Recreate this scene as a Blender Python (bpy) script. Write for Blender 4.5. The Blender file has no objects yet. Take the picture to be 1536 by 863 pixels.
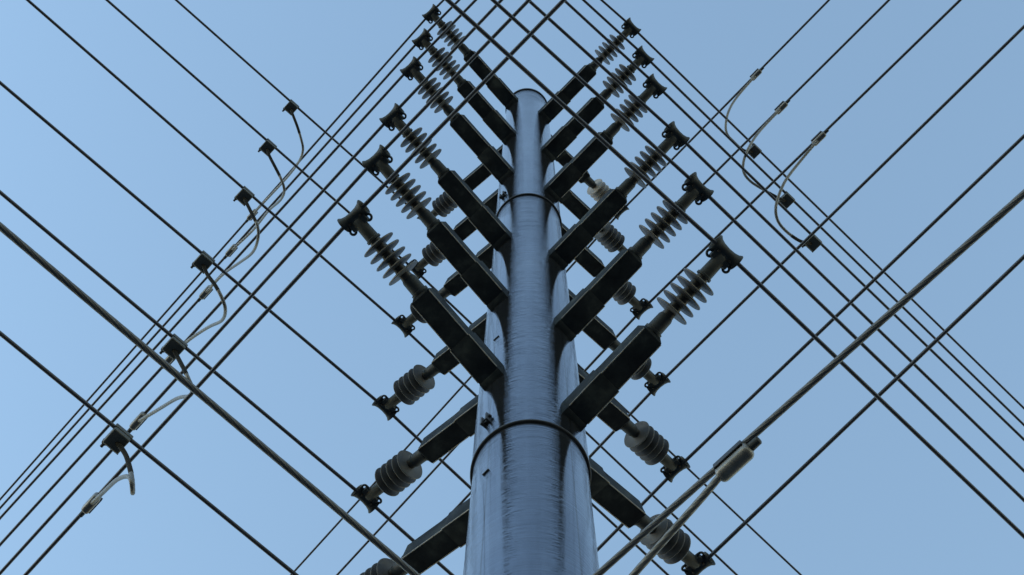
import bpy, bmesh, math, random
from mathutils import Vector, Matrix
random.seed(7)
R = math.radians
S = bpy.context.scene
C = S.collection

# ------------------------------------------------------------------ camera
fw = Vector((-0.00935883, 0.27841775, 0.96041448))
rt = Vector((0.99991006, 0.01183293, 0.00631341))
up = Vector((0.00960675, -0.96038718, 0.27850345))
cam_data = bpy.data.cameras.new("camera")
cam_data.sensor_width = 36.0
cam_data.lens = 36.0 * 2684.83 / 1536.0
cam_data.clip_start = 0.05
cam_data.clip_end = 6000
cam = bpy.data.objects.new("camera", cam_data)
C.objects.link(cam)
m3 = Matrix((rt, up, -fw)).transposed()
cam.matrix_world = Matrix.Translation((0, 0, 1.6)) @ m3.to_4x4()
S.camera = cam

# ------------------------------------------------------------------ sky, sun, exposure
SUN_EL, SUN_AZ = 17.0, -97.0          # azimuth measured clockwise from +Y
world = bpy.data.worlds.new("World")
S.world = world
world.use_nodes = True
wn = world.node_tree
wn.nodes.clear()
sky = wn.nodes.new('ShaderNodeTexSky')
sky.sky_type = 'NISHITA'
sky.sun_disc = False
sky.sun_elevation = R(SUN_EL)
sky.sun_rotation = R(SUN_AZ)
sky.altitude = 0
sky.air_density = 1.65
sky.dust_density = 0.0
sky.ozone_density = 1.7
bg = wn.nodes.new('ShaderNodeBackground')
bg.inputs['Strength'].default_value = 0.15
wo = wn.nodes.new('ShaderNodeOutputWorld')
wn.links.new(sky.outputs['Color'], bg.inputs['Color'])
wn.links.new(bg.outputs['Background'], wo.inputs['Surface'])

sun_data = bpy.data.lights.new("sun", 'SUN')
sun_data.energy = 0.18
sun_data.angle = R(2.0)
sun_data.color = (1.0, 0.97, 0.93)
sun = bpy.data.objects.new("sun", sun_data)
C.objects.link(sun)
sd = Vector((math.sin(R(SUN_AZ)) * math.cos(R(SUN_EL)), math.cos(R(SUN_AZ)) * math.cos(R(SUN_EL)), math.sin(R(SUN_EL))))
sun.rotation_euler = (-sd).to_track_quat('-Z', 'Y').to_euler()
sun.location = sd * 60

S.view_settings.view_transform = 'Standard'
S.view_settings.look = 'None'
S.view_settings.gamma = 1
S.view_settings.use_curve_mapping = False
S.view_settings.exposure = 1.25

# ------------------------------------------------------------------ measured layout
HEIGHTS = {'FL': [22.227, 20.187, 18.305, 15.889, 14.190, 12.480], 'FR': [21.421, 19.384, 17.626, 15.358, 13.536, 11.800], 'BL': [21.409, 19.321, 17.369, 15.194, 13.334, 11.560], 'BR': [22.080, 20.052, 18.113, 15.933, 14.029, 12.319]}
AZ = {'FLl': [132.72, 133.02, 133.36, 133.34, 133.04, 133.18], 'FLu': [316.2, 315.6, 315.1, 314.3, 314.6, 314.6], 'FRu': [221.6, 222.7, 223.0, 222.64, 222.9, 223.08], 'FRl': [44.28, 44.34, 44.16, 44.42, 44.38, 44.22], 'BLu': [223.58, 223.6, 223.78, 223.34, 223.64, 223.65], 'BLl': [44.96, 45.3, 45.18, 45.6, 44.48, 45.2], 'BRu': [313.62, 313.98, 314.26, 313.62, 313.66, 313.14], 'BRl': [131.7, 131.94, 132.1, 132.08, 132.68, 132.6]}
BOX_LEFT = [((-2.605,3.576,21.369), -136.42),
  ((-2.580,3.599,19.282), -136.40),
  ((-2.525,3.643,17.331), -136.22),
  ((-2.523,3.664,15.157), -136.66),
  ((-2.410,3.760,13.299), -136.36),
  ((-2.414,3.755,11.526), -136.35)]
SLEEVE_LEFT = [((-3.261,5.030,22.163), 132.72),
  ((-3.183,4.922,20.126), 133.02),
  ((-3.130,4.840,18.246), 133.36),
  ((-3.002,4.705,15.833), 133.34),
  ((-2.919,4.637,14.136), 133.04),
  ((-2.866,4.572,12.428), 133.18)]
BOX_RIGHT = [((2.578,4.132,21.382), 44.28),
  ((2.658,4.213,19.343), 44.34),
  ((2.651,4.197,17.585), 44.16)]
SLEEVE_RIGHT = [((2.630,3.406,22.035), -46.38),
  ((2.640,3.416,20.007), -46.02),
  ((2.719,3.350,18.066), -45.74)]
JUMPER_LEFT = [[(-2.608,3.667,21.249), (-2.547,3.780,21.129), (-2.499,3.915,21.049), (-2.486,4.035,21.049), (-2.562,4.202,21.199), (-2.745,4.447,21.514), (-2.998,4.738,21.868), (-3.261,5.030,22.128)],
  [(-2.587,3.688,19.162), (-2.501,3.812,19.042), (-2.442,3.910,18.962), (-2.423,4.012,18.962), (-2.492,4.143,19.112), (-2.661,4.325,19.442), (-2.888,4.623,19.816), (-3.183,4.922,20.091)],
  [(-2.517,3.727,17.211), (-2.450,3.809,17.091), (-2.403,3.881,17.011), (-2.406,3.991,17.011), (-2.484,4.159,17.161), (-2.675,4.354,17.513), (-2.900,4.574,17.914), (-3.130,4.840,18.211)],
  [(-2.509,3.766,15.037), (-2.434,3.813,14.917), (-2.374,3.887,14.837), (-2.348,3.990,14.837), (-2.406,4.127,14.987), (-2.570,4.268,15.267), (-2.813,4.488,15.573), (-3.002,4.705,15.798)],
  [(-2.391,3.848,13.179), (-2.337,3.875,13.059), (-2.294,3.919,12.979), (-2.275,3.981,12.979), (-2.322,4.091,13.129), (-2.474,4.222,13.457), (-2.687,4.434,13.828), (-2.919,4.637,14.101)],
  [(-2.378,3.837,11.406), (-2.328,3.865,11.276), (-2.286,3.895,11.146), (-2.266,3.940,11.046), (-2.281,3.850,11.076), (-2.519,4.137,11.753), (-2.716,4.396,12.200), (-2.866,4.572,12.393)]]
JUMPER_RIGHT = [[(2.418,4.131,21.262), (2.294,4.014,21.212), (2.227,3.941,21.232), (2.217,3.854,21.325), (2.266,3.727,21.493), (2.388,3.604,21.727), (2.630,3.406,22.000)],
  [(2.525,4.193,19.223), (2.361,4.091,19.177), (2.236,4.009,19.182), (2.170,3.918,19.239), (2.194,3.799,19.354), (2.286,3.677,19.522), (2.412,3.582,19.735), (2.640,3.416,19.972)],
  [(2.486,4.184,17.465), (2.347,4.074,17.409), (2.269,3.976,17.396), (2.250,3.878,17.430), (2.280,3.787,17.517), (2.360,3.663,17.653), (2.501,3.541,17.831), (2.719,3.350,18.031)]]
THICK_RIGHT = [(1.419,1.185,6.600), (0.203,2.363,6.600)]
THICK_LEFT = [(-1.524,1.251,6.600), (-0.353,2.361,6.600)]
THICK_SLEEVE = (0.607,1.992,6.600)
THICK_JUMPER = [[(0.592,2.004,6.575), (0.562,2.033,6.565), (0.509,2.097,6.555), (0.411,2.204,6.530), (0.304,2.319,6.500), (0.163,2.473,6.450), (0.002,2.583,6.350), (-0.076,2.544,6.320), (-0.117,2.558,6.450), (-0.129,2.565,6.570)]]
# pole D 3.8503 ra 0.4107 rb -0.00817 h1 16.808 h2 11.037 ht 22.384 phi 2.012 t 0.4010 f 2684.83
# cam fw [-0.00935883  0.27841775  0.96041448] rt [0.99991006 0.01183293 0.00631341] up [ 0.00960675 -0.96038718  0.27850345]
POLE = Vector((0.0, 3.8503, 0.0))
PHI, TIP_RISE, REACH = 2.012, 0.401, 1.6
TOP, J1, J2 = 22.384, 16.808, 11.037
def pole_r(z): return 0.4107 - 0.00817 * (z - 1.6)
ARM_AZ = {'FL': 225 + PHI, 'FR': 315 + PHI, 'BL': 135 + PHI, 'BR': 45 + PHI}
def hdir(az): return Vector((math.cos(R(az)), math.sin(R(az)), 0))

# ------------------------------------------------------------------ materials
def new_mat(name):
    m = bpy.data.materials.new(name)
    m.use_nodes = True
    nt = m.node_tree
    return m, nt, nt.nodes['Principled BSDF']
def N(nt, t, **kw):
    n = nt.nodes.new(t)
    for k, v in kw.items():
        setattr(n, k, v)
    return n
def ramp(nt, src, stops):
    r = N(nt, 'ShaderNodeValToRGB')
    e = r.color_ramp.elements
    e[0].position, e[0].color = stops[0][0], (*stops[0][1], 1)
    e[1].position, e[1].color = stops[-1][0], (*stops[-1][1], 1)
    for p, c in stops[1:-1]:
        x = e.new(p); x.color = (*c, 1)
    nt.links.new(src, r.inputs['Fac'])
    return r.outputs['Color']
def mapped_noise(nt, scale3, scale, detail=4, rough=0.6, coord='Object'):
    tc = N(nt, 'ShaderNodeTexCoord'); mp = N(nt, 'ShaderNodeMapping')
    mp.inputs['Scale'].default_value = scale3
    no = N(nt, 'ShaderNodeTexNoise')
    no.inputs['Scale'].default_value = scale
    no.inputs['Detail'].default_value = detail
    no.inputs['Roughness'].default_value = rough
    nt.links.new(tc.outputs[coord], mp.inputs['Vector'])
    nt.links.new(mp.outputs['Vector'], no.inputs['Vector'])
    return no.outputs['Fac']
def simple(name, stops, metallic=0, rough=0.5, nscale=12, bump=0.0, bscale=60, scale3=(1, 1, 1), spec=0.5):
    m, nt, b = new_mat(name)
    f = mapped_noise(nt, scale3, nscale)
    nt.links.new(ramp(nt, f, stops), b.inputs['Base Color'])
    b.inputs['Metallic'].default_value = metallic
    b.inputs['Specular IOR Level'].default_value = spec
    b.inputs['Roughness'].default_value = rough
    if bump:
        bp = N(nt, 'ShaderNodeBump'); bp.inputs['Strength'].default_value = bump
        bp.inputs['Distance'].default_value = 0.004
        nt.links.new(mapped_noise(nt, (1, 1, 1), bscale), bp.inputs['Height'])
        nt.links.new(bp.outputs['Normal'], b.inputs['Normal'])
    return m

def pole_material():
    m, nt, b = new_mat("glossy_pole_coating")
    L = nt.links
    # horizontal drawing ripples: noise stretched round the shaft
    rip = mapped_noise(nt, (0.2, 0.2, 16), 2.2, 4, 0.6)
    rip2 = mapped_noise(nt, (0.6, 0.6, 55), 1.8, 2, 0.5)
    mix = N(nt, 'ShaderNodeMath', operation='MULTIPLY_ADD')
    L.new(rip2, mix.inputs[0]); mix.inputs[1].default_value = 0.6; L.new(rip, mix.inputs[2])
    bp = N(nt, 'ShaderNodeBump'); bp.inputs['Strength'].default_value = 0.5
    bp.inputs['Distance'].default_value = 0.006
    L.new(mix.outputs[0], bp.inputs['Height'])
    L.new(bp.outputs['Normal'], b.inputs['Normal'])
    # faint blotches and rain streaks running down the coating
    streak = mapped_noise(nt, (9, 9, 0.35), 2.0, 5, 0.65)
    blotch = mapped_noise(nt, (1, 1, 0.6), 1.4, 6, 0.6)
    add = N(nt, 'ShaderNodeMath', operation='MULTIPLY_ADD')
    L.new(streak, add.inputs[0]); add.inputs[1].default_value = 0.6; L.new(blotch, add.inputs[2])
    col = ramp(nt, add.outputs[0], [(0.55, (0.138, 0.160, 0.202)), (0.8, (0.188, 0.212, 0.260)), (1.05, (0.245, 0.27, 0.315))])
    stripe = N(nt, 'ShaderNodeMapRange'); L.new(rip2, stripe.inputs[0])
    stripe.inputs['From Min'].default_value = 0.3; stripe.inputs['From Max'].default_value = 0.7
    stripe.inputs['To Min'].default_value = 0.88; stripe.inputs['To Max'].default_value = 1.12
    hsv = N(nt, 'ShaderNodeHueSaturation'); L.new(col, hsv.inputs['Color']); L.new(stripe.outputs[0], hsv.inputs['Value'])
    col = hsv.outputs['Color']
    # welded longitudinal seams: two thin dark lines down the shaft
    tc = N(nt, 'ShaderNodeTexCoord'); sx = N(nt, 'ShaderNodeSeparateXYZ')
    L.new(tc.outputs['Object'], sx.inputs[0])
    at = N(nt, 'ShaderNodeMath', operation='ARCTAN2')
    L.new(sx.outputs['Y'], at.inputs[0]); L.new(sx.outputs['X'], at.inputs[1])
    wob = mapped_noise(nt, (0, 0, 1.3), 1.5, 3, 0.6)
    aw = N(nt, 'ShaderNodeMath', operation='MULTIPLY_ADD')
    L.new(wob, aw.inputs[0]); aw.inputs[1].default_value = 0.03; L.new(at.outputs[0], aw.inputs[2])
    seam = None
    for a in (-133.0, -46.2):
        d = N(nt, 'ShaderNodeMath', operation='SUBTRACT'); L.new(aw.outputs[0], d.inputs[0]); d.inputs[1].default_value = R(a)
        ab = N(nt, 'ShaderNodeMath', operation='ABSOLUTE'); L.new(d.outputs[0], ab.inputs[0])
        lt = N(nt, 'ShaderNodeMath', operation='LESS_THAN'); L.new(ab.outputs[0], lt.inputs[0]); lt.inputs[1].default_value = 0.016
        if seam is None: seam = lt.outputs[0]
        else:
            mx = N(nt, 'ShaderNodeMath', operation='MAXIMUM'); L.new(seam, mx.inputs[0]); L.new(lt.outputs[0], mx.inputs[1]); seam = mx.outputs[0]
    mr = N(nt, 'ShaderNodeMix', data_type='RGBA')
    sc = N(nt, 'ShaderNodeMath', operation='MULTIPLY'); L.new(seam, sc.inputs[0]); sc.inputs[1].default_value = 0.7
    L.new(sc.outputs[0], mr.inputs['Factor']); L.new(col, mr.inputs[6]); mr.inputs[7].default_value = (0.07, 0.075, 0.085, 1)
    L.new(mr.outputs[2], b.inputs['Base Color'])
    b.inputs['Metallic'].default_value = 0.94
    b.inputs['IOR'].default_value = 1.6
    rr = N(nt, 'ShaderNodeMapRange'); L.new(blotch, rr.inputs[0])
    rr.inputs['To Min'].default_value = 0.035; rr.inputs['To Max'].default_value = 0.075
    L.new(rr.outputs[0], b.inputs['Roughness'])
    return m

def shed_material(name, c0, c1):
    m, nt, b = new_mat(name)
    f = mapped_noise(nt, (1, 1, 1), 9)
    col = ramp(nt, f, [(0.3, c0), (0.7, c1)])
    nt.links.new(col, b.inputs['Base Color'])
    b.inputs['Roughness'].default_value = 0.45
    oi = N(nt, 'ShaderNodeObjectInfo'); mrr = N(nt, 'ShaderNodeMapRange')
    mrr.inputs['To Min'].default_value = 0.75; mrr.inputs['To Max'].default_value = 1.3
    nt.links.new(oi.outputs['Random'], mrr.inputs[0])
    hs = N(nt, 'ShaderNodeHueSaturation'); nt.links.new(mrr.outputs[0], hs.inputs['Value'])
    nt.links.new(col, hs.inputs['Color']); col = hs.outputs['Color']
    nt.links.new(col, b.inputs['Base Color'])
    tr = N(nt, 'ShaderNodeBsdfTranslucent'); nt.links.new(col, tr.inputs['Color'])
    mx = N(nt, 'ShaderNodeMixShader'); mx.inputs[0].default_value = 0.14
    out = nt.nodes['Material Output']
    nt.links.new(b.outputs[0], mx.inputs[1]); nt.links.new(tr.outputs[0], mx.inputs[2])
    nt.links.new(mx.outputs[0], out.inputs['Surface'])
    return m

M_POLE = pole_material()
M_SHED = shed_material("grey_silicone_sheds", (0.062, 0.064, 0.070), (0.095, 0.098, 0.105))
M_PALE = shed_material("pale_beige_sheds", (0.26, 0.24, 0.22), (0.36, 0.335, 0.31))  # paler beige shed tone, used on one insulator only
M_COLLAR = simple("dark_joint_lip", [(0.3, (0.025, 0.026, 0.03)), (0.7, (0.045, 0.047, 0.052))], 0.3, 0.5)
M_ARM = simple("dark_painted_steel", [(0.3, (0.015, 0.019, 0.026)), (0.52, (0.025, 0.032, 0.040)), (0.72, (0.052, 0.064, 0.070))], 0.0, 0.6, 7, 0.25, 45, spec=0.03)
M_EDGE = simple("edge_glint_steel", [(0.3, (0.14, 0.145, 0.15)), (0.7, (0.34, 0.34, 0.34))], 0.3, 0.4, 25)  # light tone that paints the sky highlight on the arms' rounded edges
M_FIT = simple("galvanized_fitting", [(0.3, (0.028, 0.034, 0.039)), (0.7, (0.044, 0.054, 0.064))], 0.0, 0.6, 18, 0.1, 80, spec=0.25)
M_CORE = simple("dark_rubber_core", [(0.3, (0.02, 0.02, 0.021)), (0.7, (0.035, 0.035, 0.036))], 0.0, 0.5, 20)
M_WIRE = simple("weathered_conductor", [(0.3, (0.040, 0.045, 0.062)), (0.7, (0.068, 0.074, 0.094))], 0.3, 0.5, 8)
M_THICK = simple("greyed_twisted_conductor", [(0.3, (0.072, 0.078, 0.092)), (0.7, (0.115, 0.122, 0.136))], 0.2, 0.5, 8)
M_JUMP = simple("bright_aluminium_strands", [(0.3, (0.115, 0.12, 0.128)), (0.7, (0.18, 0.186, 0.195))], 0.3, 0.5, 8)
M_BOX = simple("dark_grey_plastic", [(0.3, (0.045, 0.05, 0.05)), (0.7, (0.07, 0.076, 0.075))], 0.0, 0.5, 14, 0.15, 60)
M_SLEEVE = simple("dull_aluminium_sleeve", [(0.3, (0.14, 0.142, 0.145)), (0.7, (0.22, 0.222, 0.224))], 0.3, 0.42, 22, 0.2, 90)
M_TUBE = simple("matt_black_tubing", [(0.3, (0.016, 0.017, 0.018)), (0.7, (0.03, 0.031, 0.032))], 0.0, 0.8, 12, spec=0.1)
M_BLACK = simple("black_steel_bolt", [(0.3, (0.012, 0.012, 0.014)), (0.7, (0.025, 0.025, 0.028))], 0.2, 0.5, 20)
M_GROUND = simple("weathered_asphalt", [(0.3, (0.045, 0.047, 0.046)), (0.5, (0.06, 0.06, 0.058)), (0.7, (0.085, 0.082, 0.078))], 0, 0.95, 0.35)

# ------------------------------------------------------------------ helpers
def obj(name, bm, mat, parent=None, smooth=True):
    me = bpy.data.meshes.new(name)
    bm.normal_update()
    bm.to_mesh(me); bm.free()
    me.materials.append(mat)
    if smooth:
        for p in me.polygons: p.use_smooth = True
        try: me.set_sharp_from_angle(angle=R(38))
        except Exception: pass
    o = bpy.data.objects.new(name, me)
    C.objects.link(o)
    if parent: o.parent = parent
    return o
def thing(name, label, cat, group=None, mat=None):
    o = bpy.data.objects.new(name, None)
    o.empty_display_size = 0.2
    C.objects.link(o)
    if mat is not None: o.matrix_world = mat
    tag(o, label, cat, group)
    return o
def tag(o, label, cat, group=None):
    o['label'] = label; o['category'] = cat
    if group: o['group'] = group
def copy_tree(o, parent=None):
    c = o.copy(); C.objects.link(c)
    if parent:
        c.parent = parent
        c.matrix_parent_inverse = o.matrix_parent_inverse.copy()
    for ch in list(o.children): copy_tree(ch, c)
    return c
def lathe(bm, prof, seg=32, M=None, cap=True):
    """prof: (x, r) along +X"""
    M = M or Matrix.Identity(4)
    rings = []
    for x, r in prof:
        rings.append([bm.verts.new(M @ Vector((x, r * math.cos(2 * math.pi * k / seg), r * math.sin(2 * math.pi * k / seg)))) for k in range(seg)])
    for a, b in zip(rings, rings[1:]):
        for k in range(seg):
            bm.faces.new((a[k], b[k], b[(k + 1) % seg], a[(k + 1) % seg]))
    if cap:
        bm.faces.new(rings[0][::1]); bm.faces.new(rings[-1][::-1])
    bmesh.ops.recalc_face_normals(bm, faces=bm.faces)
def box(bm, lo, hi, M=None, bev=0.0, seg=2):
    M = M or Matrix.Identity(4)
    t = bmesh.new()
    bmesh.ops.create_cube(t, size=1)
    for v in t.verts:
        v.co = Vector([lo[i] + (v.co[i] + 0.5) * (hi[i] - lo[i]) for i in range(3)])
    if bev:
        bmesh.ops.bevel(t, geom=t.edges[:], offset=bev, segments=seg, profile=0.5, affect='EDGES')
    for v in t.verts: v.co = M @ v.co
    merge(bm, t)
def merge(bm, t):
    mp = {v: bm.verts.new(v.co) for v in t.verts}
    for f in t.faces: bm.faces.new([mp[v] for v in f.verts])
    t.free()
def torus(bm, center, axis, Rr, r, seg=20, sub=8):
    q = Vector(axis).to_track_quat('Z', 'Y')
    rings = []
    for i in range(seg):
        a = 2 * math.pi * i / seg
        ring = []
        for j in range(sub):
            t = 2 * math.pi * j / sub
            p = Vector(((Rr + r * math.cos(t)) * math.cos(a), (Rr + r * math.cos(t)) * math.sin(a), r * math.sin(t)))
            ring.append(bm.verts.new(Vector(center) + q @ p))
        rings.append(ring)
    for i in range(seg):
        a, b = rings[i], rings[(i + 1) % seg]
        for j in range(sub):
            bm.faces.new((a[j], b[j], b[(j + 1) % sub], a[(j + 1) % sub]))
def tube(bm, pts, r, seg=10, lobes=0, depth=0.12, lay=0.3):
    pts = [Vector(p) for p in pts]
    n = len(pts)
    tan = [(pts[min(i + 1, n - 1)] - pts[max(i - 1, 0)]).normalized() for i in range(n)]
    ref = Vector((0, 0, 1)) if abs(tan[0].z) < 0.9 else Vector((1, 0, 0))
    u = tan[0].cross(ref).normalized()
    rings, s = [], 0.0
    for i in range(n):
        if i:
            s += (pts[i] - pts[i - 1]).length
            u = (u - tan[i] * u.dot(tan[i])).normalized()
        w = tan[i].cross(u)
        ring = []
        for k in range(seg):
            a = 2 * math.pi * k / seg
            rr = r
            tw = 2 * math.pi * s / lay if lobes else 0
            if lobes:
                rr = r * (1 - depth * (1 - abs(math.sin(lobes * a / 2))))
            ring.append(bm.verts.new(pts[i] + (u * math.cos(a + tw) + w * math.sin(a + tw)) * rr))
        rings.append(ring)
    for a, b in zip(rings, rings[1:]):
        for k in range(seg):
            bm.faces.new((a[k], a[(k + 1) % seg], b[(k + 1) % seg], b[k]))
    bm.faces.new(rings[0][::-1]); bm.faces.new(rings[-1])
def spline(pts, per=10):
    P = [Vector(p) for p in pts]
    P = [P[0] * 2 - P[1]] + P + [P[-1] * 2 - P[-2]]
    out = []
    for i in range(1, len(P) - 2):
        p0, p1, p2, p3 = P[i - 1:i + 3]
        for k in range(per):
            t = k / per
            out.append(0.5 * ((2 * p1) + (-p0 + p2) * t + (2 * p0 - 5 * p1 + 4 * p2 - p3) * t * t + (-p0 + 3 * p1 - 3 * p2 + p3) * t ** 3))
    out.append(P[-2])
    # relax a little so the loops bend like stiff cable
    for _ in range(6):
        out = [out[0]] + [(out[i - 1] + out[i] * 2 + out[i + 1]) / 4 for i in range(1, len(out) - 1)] + [out[-1]]
    return out
def frame(x, y_hint, loc):
    x = x.normalized(); z = x.cross(y_hint).normalized(); y = z.cross(x)
    return Matrix.Translation(loc) @ Matrix((x, y, z)).transposed().to_4x4()

# ------------------------------------------------------------------ ground
bm = bmesh.new()
bmesh.ops.create_grid(bm, x_segments=8, y_segments=8, size=2500)
g = obj("ground", bm, M_GROUND, None, False)
g['kind'] = 'structure'

# ------------------------------------------------------------------ pole
pole = thing("utility_pole", "tall tapered glossy grey-blue steel pole with dark box arms bristling out on four sides", "utility pole", None, Matrix.Translation(POLE))
def section(z0, z1, r0, r1, lip):
    bm = bmesh.new()
    n = max(4, int((z1 - z0) / 0.5)); seg = 96
    prof = []
    if lip: prof += [(z0 + 0.02, r0 - 0.030), (z0, r0 - 0.030), (z0, r0 - 0.004), (z0 + 0.004, r0)]
    for i in range(n + 1):
        t = i / n
        if lip and i == 0: continue
        prof.append((z0 + (z1 - z0) * t, r0 + (r1 - r0) * t))
    Mz = Matrix.Rotation(R(-90), 4, 'Y')
    lathe(bm, prof, seg, Mz, cap=False)
    return obj("pole_section", bm, M_POLE, pole)
section(-0.3, J2 + 0.6, pole_r(-0.3), pole_r(J2 + 0.6) - 0.006, False)
section(J2, J1 + 0.6, pole_r(J2) + 0.006, pole_r(J1 + 0.6) - 0.006, True)
section(J1, TOP, pole_r(J1) + 0.006, pole_r(TOP), True)
Mz = Matrix.Rotation(R(-90), 4, 'Y')
for z in (J1, J2):
    bm = bmesh.new()
    r = pole_r(z)
    lathe(bm, [(z - 0.007, r - 0.007), (z - 0.008, r + 0.005), (z - 0.005, r + 0.0095), (z + 0.004, r + 0.0105), (z + 0.008, r + 0.009), (z + 0.009, r + 0.002)], 96, Mz, cap=False)
    obj("joint_collar", bm, M_COLLAR, pole)
bm = bmesh.new()
r = pole_r(TOP)
lathe(bm, [(TOP - 0.035, r + 0.003), (TOP - 0.035, r + 0.013), (TOP + 0.01, r + 0.013), (TOP + 0.04, r - 0.02), (TOP + 0.05, 0.02)], 72, Mz)
obj("pole_cap", bm, M_COLLAR, pole)
# little steel lugs left on the shaft for climbing steps
for z, az, two in ((17.121, -136.7, True), (11.31, -136.2, True), (10.53, -135.8, False), (12.867, -132.6, False)):
    bm = bmesh.new()
    d = hdir(az)
    M = frame(d, Vector((-d.y, d.x, 0)), d * pole_r(z) + Vector((0, 0, z)))
    if two:
        box(bm, (-0.01, -0.030, -0.03), (0.022, 0.024, 0.03), M, 0.003)
        for y in (-0.022, 0.018): box(bm, (0.0, y - 0.007, -0.055), (0.04, y + 0.007, 0.045), M, 0.003)
        box(bm, (0.01, -0.045, -0.008), (0.03, 0.04, 0.008), M, 0.002)
    else:
        box(bm, (-0.022, -0.024, -0.006), (0.008 if z > J2 else 0.003, 0.024, 0.006), M, 0.002)
    obj("step_lug", bm, M_BLACK, pole)

INS_LEN = 0.645
ROWS = {
    'FL': "upper-left row, in front of the pole",
    'FR': "upper-right row, in front of the pole",
    'BL': "lower-left row, behind the pole",
    'BR': "lower-right row, behind the pole",
}
ORD = ["topmost", "second", "third", "fourth", "fifth", "lowest"]
tips, arm_ends = {}, {}
for gname in ('FL', 'FR', 'BL', 'BR'):
    d = hdir(ARM_AZ[gname]); side = Vector((-d.y, d.x, 0))
    for i in range(6):
        zt = HEIGHTS[gname][i]
        tip = POLE + d * REACH + Vector((0, 0, zt))
        zr = zt - TIP_RISE
        rr = pole_r(zr)
        root = POLE + d * (rr + 0.03) + Vector((0, 0, zr))
        ax = (tip - root).normalized()
        end = tip - ax * INS_LEN
        M = frame(ax, side, end)                 # +X outward, +Y along the wire, +Z up
        arm_ends[gname, i] = M; tips[gname, i] = tip
        blen = (end - root).length
        ML = Matrix.Translation(-POLE) @ M        # pole's own space
        W, H = 0.071, 0.075
        bm = bmesh.new()
        # hollow-looking box beam with a chamfered nose
        t = bmesh.new()
        bmesh.ops.create_cube(t, size=1)
        for v in t.verts:
            v.co = Vector((-blen - 0.03 if v.co.x < 0 else 0.0, v.co.y * 2 * W, v.co.z * 2 * H))
        nose = [e for e in t.edges if all(v.co.x > -0.001 for v in e.verts)]
        bmesh.ops.bevel(t, geom=nose, offset=0.024, segments=1, affect='EDGES')
        long_e = [e for e in t.edges if abs((e.verts[0].co - e.verts[1].co).normalized().x) > 0.99]
        bmesh.ops.bevel(t, geom=long_e, offset=0.005, segments=2, affect='EDGES')
        for v in t.verts: v.co = ML @ v.co
        merge(bm, t)
        arm = obj("bracket_arm", bm, M_ARM, pole)
        bm = bmesh.new()                          # reinforcing sleeve on the inner part
        box(bm, (-blen - 0.02, -W - 0.007, -H - 0.005), (-blen * 0.60, W + 0.007, H + 0.012), ML, 0.003)
        obj("reinforcing_sleeve", bm, M_ARM, arm)
        bm = bmesh.new()                          # base flange hugging the shaft
        box(bm, (-blen - 0.07, -W - 0.010, -H - 0.009), (-blen - 0.012, W + 0.010, H + 0.02), ML, 0.004)
        obj("base_flange", bm, M_ARM, arm)
        bm = bmesh.new()                          # wedge stiffeners on top, running into the shaft
        for y in (-W + 0.004, W - 0.010):
            v = [bm.verts.new(ML @ Vector((x, yy, z))) for yy in (y, y + 0.007) for x, z in ((-blen - 0.05, H + 0.008), (-blen * 0.5, H - 0.002), (-blen * 0.5, H + 0.008), (-blen - 0.05, H + 0.062))]
            for q in ((0, 1, 2, 3), (7, 6, 5, 4), (0, 4, 5, 1), (1, 5, 6, 2), (2, 6, 7, 3), (3, 7, 4, 0)): bm.faces.new([v[k] for k in q])
        bmesh.ops.recalc_face_normals(bm, faces=bm.faces)
        obj("stiffener", bm, M_ARM, arm, False)
        bm = bmesh.new()                          # pale bead along both lower edges, painting in the sky glint there
        for y in (-W - 0.001, W + 0.001):
            lathe(bm, [(-blen * 0.598, 0.0034), (-0.03, 0.0034)], 10, ML @ Matrix.Translation((0, y, -H)))
            y2 = y + math.copysign(0.007, y)
            lathe(bm, [(-blen + 0.0, 0.0034), (-blen * 0.602, 0.0034)], 10, ML @ Matrix.Translation((0, y2, -H - 0.005)))
        obj("edge_glint_bead", bm, M_EDGE, arm)
        bm = bmesh.new()
        lathe(bm, [(-0.004, 0.05), (0.014, 0.05), (0.018, 0.046)], 24, ML)
        obj("end_plate", bm, M_ARM, arm)

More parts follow.
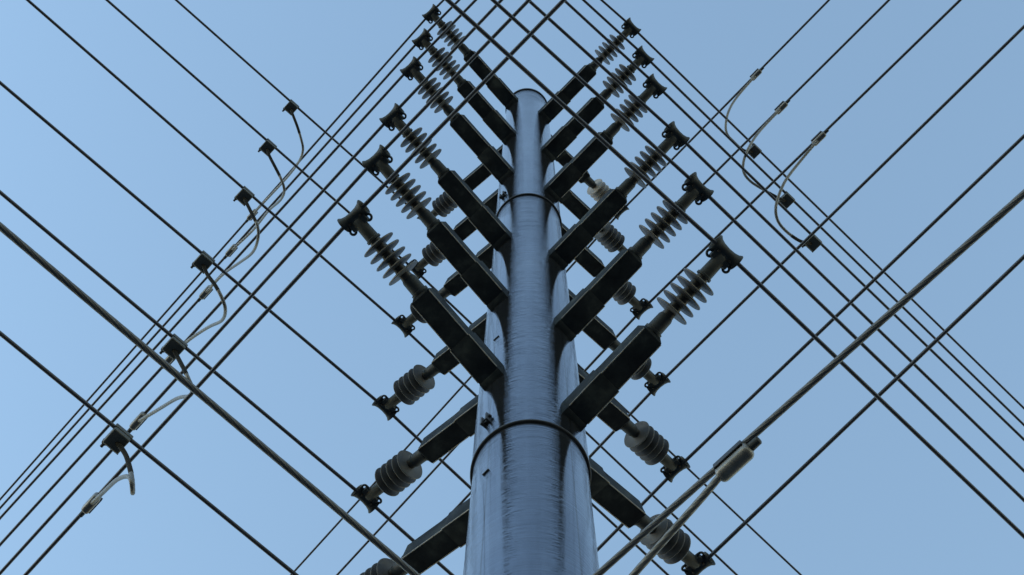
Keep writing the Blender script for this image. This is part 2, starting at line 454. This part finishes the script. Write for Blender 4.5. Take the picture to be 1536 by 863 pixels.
# ------------------------------------------------------------------ insulators
def make_insulator():
    t = thing("line_post_insulator", "x", "insulator")
    bm = bmesh.new()
    lathe(bm, [(0.0, 0.058), (0.016, 0.058), (0.02, 0.049), (0.112, 0.047), (0.125, 0.042), (0.128, 0.034)], 28)
    obj("base_fitting", bm, M_FIT, t)
    bm = bmesh.new()
    prof = [(0.12, 0.036)]
    x = 0.13
    while x < 0.43:
        prof += [(x, 0.040), (x + 0.02, 0.037)]
        x += 0.059
    prof += [(0.448, 0.038)]
    lathe(bm, prof, 24)
    obj("insulator_core", bm, M_CORE, t)
    for k in range(5):
        c = 0.172 + k * 0.059
        bm = bmesh.new()
        rr = 0.117
        lathe(bm, [(c - 0.014, 0.034), (c - 0.013, 0.042), (c - 0.009, 0.065), (c - 0.008, 0.095), (c - 0.008, rr - 0.003), (c - 0.004, rr), (c + 0.001, rr - 0.003), (c + 0.007, 0.09), (c + 0.010, 0.062), (c + 0.014, 0.042), (c + 0.015, 0.034)], 40, cap=False)
        obj("shed", bm, M_SHED, t)
    bm = bmesh.new()
    lathe(bm, [(0.442, 0.036), (0.444, 0.050), (0.458, 0.050), (0.462, 0.043), (0.60, 0.040), (0.612, 0.034)], 28)
    obj("top_fitting", bm, M_FIT, t)
    # trumpet shaped clamp holding the conductor
    bm = bmesh.new()
    My = Matrix.Translation((INS_LEN, 0, 0)) @ Matrix.Rotation(R(90), 4, 'Z')
    prof = [(-0.089, 0.048), (-0.091, 0.055), (-0.086, 0.055), (-0.070, 0.043), (-0.042, 0.035), (0, 0.032), (0.042, 0.035), (0.070, 0.043), (0.086, 0.055), (0.091, 0.055), (0.089, 0.048), (0.06, 0.03), (0, 0.018), (-0.06, 0.03), (-0.089, 0.048)]
    lathe(bm, prof, 28, My, cap=False)
    box(bm, (INS_LEN - 0.085, -0.064, -0.026), (INS_LEN - 0.004, 0.064, 0.026), None, 0.008)
    cl = obj("conductor_clamp", bm, M_FIT, t)
    for s in (-1, 1):
        bm = bmesh.new()
        torus(bm, (INS_LEN - 0.070, s * 0.068, 0), (0, 0.0, 1), 0.020, 0.0085)
        box(bm, (INS_LEN - 0.05, s * 0.068 - 0.009, -0.008), (INS_LEN - 0.02, s * 0.068 + 0.009, 0.008), None, 0.002)
        obj("clamp_eye", bm, M_FIT, cl)
    bm = bmesh.new()
    for s in (-1, 1):
        lathe(bm, [(-0.052, 0.008), (0.045, 0.008)], 10, Matrix.Translation((INS_LEN - 0.03, s * 0.045, 0)) @ Matrix.Rotation(R(90), 4, 'Y'))
    obj("clamp_bolt", bm, M_BLACK, cl)
    return t
proto = make_insulator()
first = True
for gname in ('FL', 'FR', 'BL', 'BR'):
    for i in range(6):
        o = proto if first else copy_tree(proto)
        first = False
        wob = Matrix.Rotation(R(random.uniform(-3, 3)), 4, 'X') @ Matrix.Rotation(R(random.uniform(-0.7, 0.7)), 4, 'Z') @ Matrix.Rotation(R(random.uniform(-0.7, 0.7)), 4, 'Y')
        o.matrix_world = arm_ends[gname, i] @ wob
        # small real-world differences in how each one is turned
        extra = "grey five-shed insulator, "
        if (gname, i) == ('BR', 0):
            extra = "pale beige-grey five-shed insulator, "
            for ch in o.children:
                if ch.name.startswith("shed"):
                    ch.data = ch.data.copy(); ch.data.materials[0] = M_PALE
        tag(o, extra + ORD[i] + " of the " + ROWS[gname], "insulator", "line post insulators on the pole arms")

# ------------------------------------------------------------------ conductors
def half(tip, az, length=46.0, sag=0.02):
    d = hdir(az); out = []
    x = 0.0
    while x < length:
        out.append(tip + d * x + Vector((0, 0, -sag * x + sag * x * x / length)))
        x += 0.12 if x < 0.3 else (0.05 if x < 8 else 1.5)
    return out
WIRE_SIDE = {'FL': "upper-left row", 'FR': "upper-right row", 'BL': "lower-left row behind the pole", 'BR': "lower-right row behind the pole"}
for gname in ('FL', 'FR', 'BL', 'BR'):
    for i in range(6):
        a = half(tips[gname, i], AZ[gname + 'u'][i]); b = half(tips[gname, i], AZ[gname + 'l'][i])
        pts = a[::-1] + b[1:]
        bm = bmesh.new()
        tube(bm, pts, 0.0132, 14)
        o = obj("power_line", bm, M_WIRE)
        tag(o, "thin dark wire clamped by the %s insulator of the %s" % (ORD[i], WIRE_SIDE[gname]), "power line", "conductors on the pole")

def thick_line(ab, label):
    a, b = Vector(ab[0]), Vector(ab[1])
    d = (b - a).normalized(); mid = (a + b) / 2
    bm = bmesh.new()
    pts = [mid + d * x for x in (-40, -20, -10, -6, -4)] + [mid + d * (-3 + 0.02 * k) for k in range(301)] + [mid + d * x for x in (4, 6, 10, 20, 40)]
    tube(bm, pts, 0.0110, 54, 9, 0.07, 0.42)
    o = obj("power_line", bm, M_THICK)
    tag(o, label, "power line", "nearest thick cables")
    return d
dR = thick_line(THICK_RIGHT, "thickest twisted cable, nearest the camera, crossing the lower right of the photo")
dL = thick_line(THICK_LEFT, "thick twisted cable, nearest the camera, crossing the lower left of the photo")

# ------------------------------------------------------------------ tap connectors, sleeves and jumpers
OFF = Vector((-1, 1, 0)).normalized()
def make_box():
    t = thing("tap_connector", "x", "connector")
    bm = bmesh.new()           # local: +X along wire, +Y toward OFF, +Z up
    box(bm, (-0.060, -0.016, -0.052), (0.060, 0.104, 0.026), None, 0.011, 3)
    obj("housing", bm, M_BOX, t)
    bm = bmesh.new()
    box(bm, (-0.064, -0.021, -0.014), (0.064, -0.004, 0.028), None, 0.006, 3)
    box(bm, (-0.062, 0.100, -0.040), (0.062, 0.109, 0.012), None, 0.003)
    obj("clamp_jaw", bm, M_BOX, t)
    bm = bmesh.new()
    lathe(bm, [(0, 0.016), (0.012, 0.016), (0.014, 0.010), (0.035, 0.010)], 10, Matrix.Translation((-0.042, 0.107, -0.02)) @ Matrix.Rotation(R(90), 4, 'Z'))
    obj("clamp_bolt", bm, M_BLACK, t)
    return t
def make_sleeve():
    t = thing("wire_sleeve", "x", "sleeve")
    bm = bmesh.new()
    box(bm, (-0.078, -0.028, -0.058), (0.078, 0.030, 0.022), None, 0.022, 4)
    obj("sleeve_body", bm, M_SLEEVE, t)
    bm = bmesh.new()
    box(bm, (-0.066, -0.037, -0.026), (0.066, -0.027, 0.006), None, 0.003)
    obj("clamp_plate", bm, M_BLACK, t)
    bm = bmesh.new()
    lathe(bm, [(0.0, 0.017), (0.04, 0.016), (0.044, 0.011)], 14, Matrix.Translation((0.076, 0.0, -0.024)))
    obj("end_ferrule", bm, M_FIT, t)
    return t
def place(proto, state, pos, az, want_y=None):
    o = proto if not state[0] else copy_tree(proto)
    state[0] = True
    x = hdir(az)
    y = Vector((-x.y, x.x, 0))
    if want_y is not None and y.dot(want_y) < 0: x, y = -x, -y
    o.matrix_world = frame(x, y, Vector(pos))
    return o
bproto, bs = make_box(), [False]
sproto, ss = make_sleeve(), [False]
for i, (p, az) in enumerate(BOX_LEFT):
    o = place(bproto, bs, p, az, OFF)
    tag(o, "dark box connector on a left-side wire, %s of the six" % ORD[i], "connector", "box connectors at wire crossings")
for i, (p, az) in enumerate(BOX_RIGHT):
    o = place(bproto, bs, p, az, OFF)
    tag(o, "dark box connector among the right-hand wires, %s of three" % ["topmost", "middle", "lowest"][i], "connector", "box connectors at wire crossings")
for i, (p, az) in enumerate(SLEEVE_LEFT):
    o = place(sproto, ss, p, az)
    tag(o, "grey metal sleeve joining a looped jumper to a left-hand wire, %s of six" % ORD[i], "sleeve", "sleeves joining jumpers to wires")
for i, (p, az) in enumerate(SLEEVE_RIGHT):
    o = place(sproto, ss, p, az)
    tag(o, "pale metal sleeve on an upper right wire, %s of three" % ["topmost", "middle", "lowest"][i], "sleeve", "sleeves joining jumpers to wires")
o = place(sproto, ss, THICK_SLEEVE, -44.83)
o.matrix_world = o.matrix_world @ Matrix.Scale(0.86, 4)
tag(o, "large grey metal sleeve on the thickest cable at lower right", "sleeve", "sleeves joining jumpers to wires")

def jumper(pts, label, r=0.0142, cover=0.0):
    c = spline(pts)
    bm = bmesh.new()
    tube(bm, c, r, 28, 7, 0.08, 0.3)
    o = obj("jumper_cable", bm, M_JUMP)
    tag(o, label, "jumper cable", "looped jumpers between crossing wires")
    if cover:
        bm = bmesh.new()
        tube(bm, c[:max(3, int(len(c) * cover))], r + 0.0012, 14)
        obj("insulating_tube", bm, M_TUBE, o)
for i, p in enumerate(JUMPER_LEFT):
    p = [Vector(BOX_LEFT[i][0]) + OFF * 0.05 + Vector((0, 0, -0.03))] + p
    jumper(p, "looped jumper cable hanging from a left-side box connector, %s of six" % ORD[i], cover=0.33)
for i, p in enumerate(JUMPER_RIGHT):
    p = [Vector(BOX_RIGHT[i][0]) + OFF * 0.05 + Vector((0, 0, -0.03))] + p
    jumper(p, "curved jumper cable between the right-hand wires, %s of three" % ["topmost", "middle", "lowest"][i], cover=0.22)
jumper(THICK_JUMPER[0][1:], "thick grey jumper cable running down from the large sleeve at lower right", 0.0118)
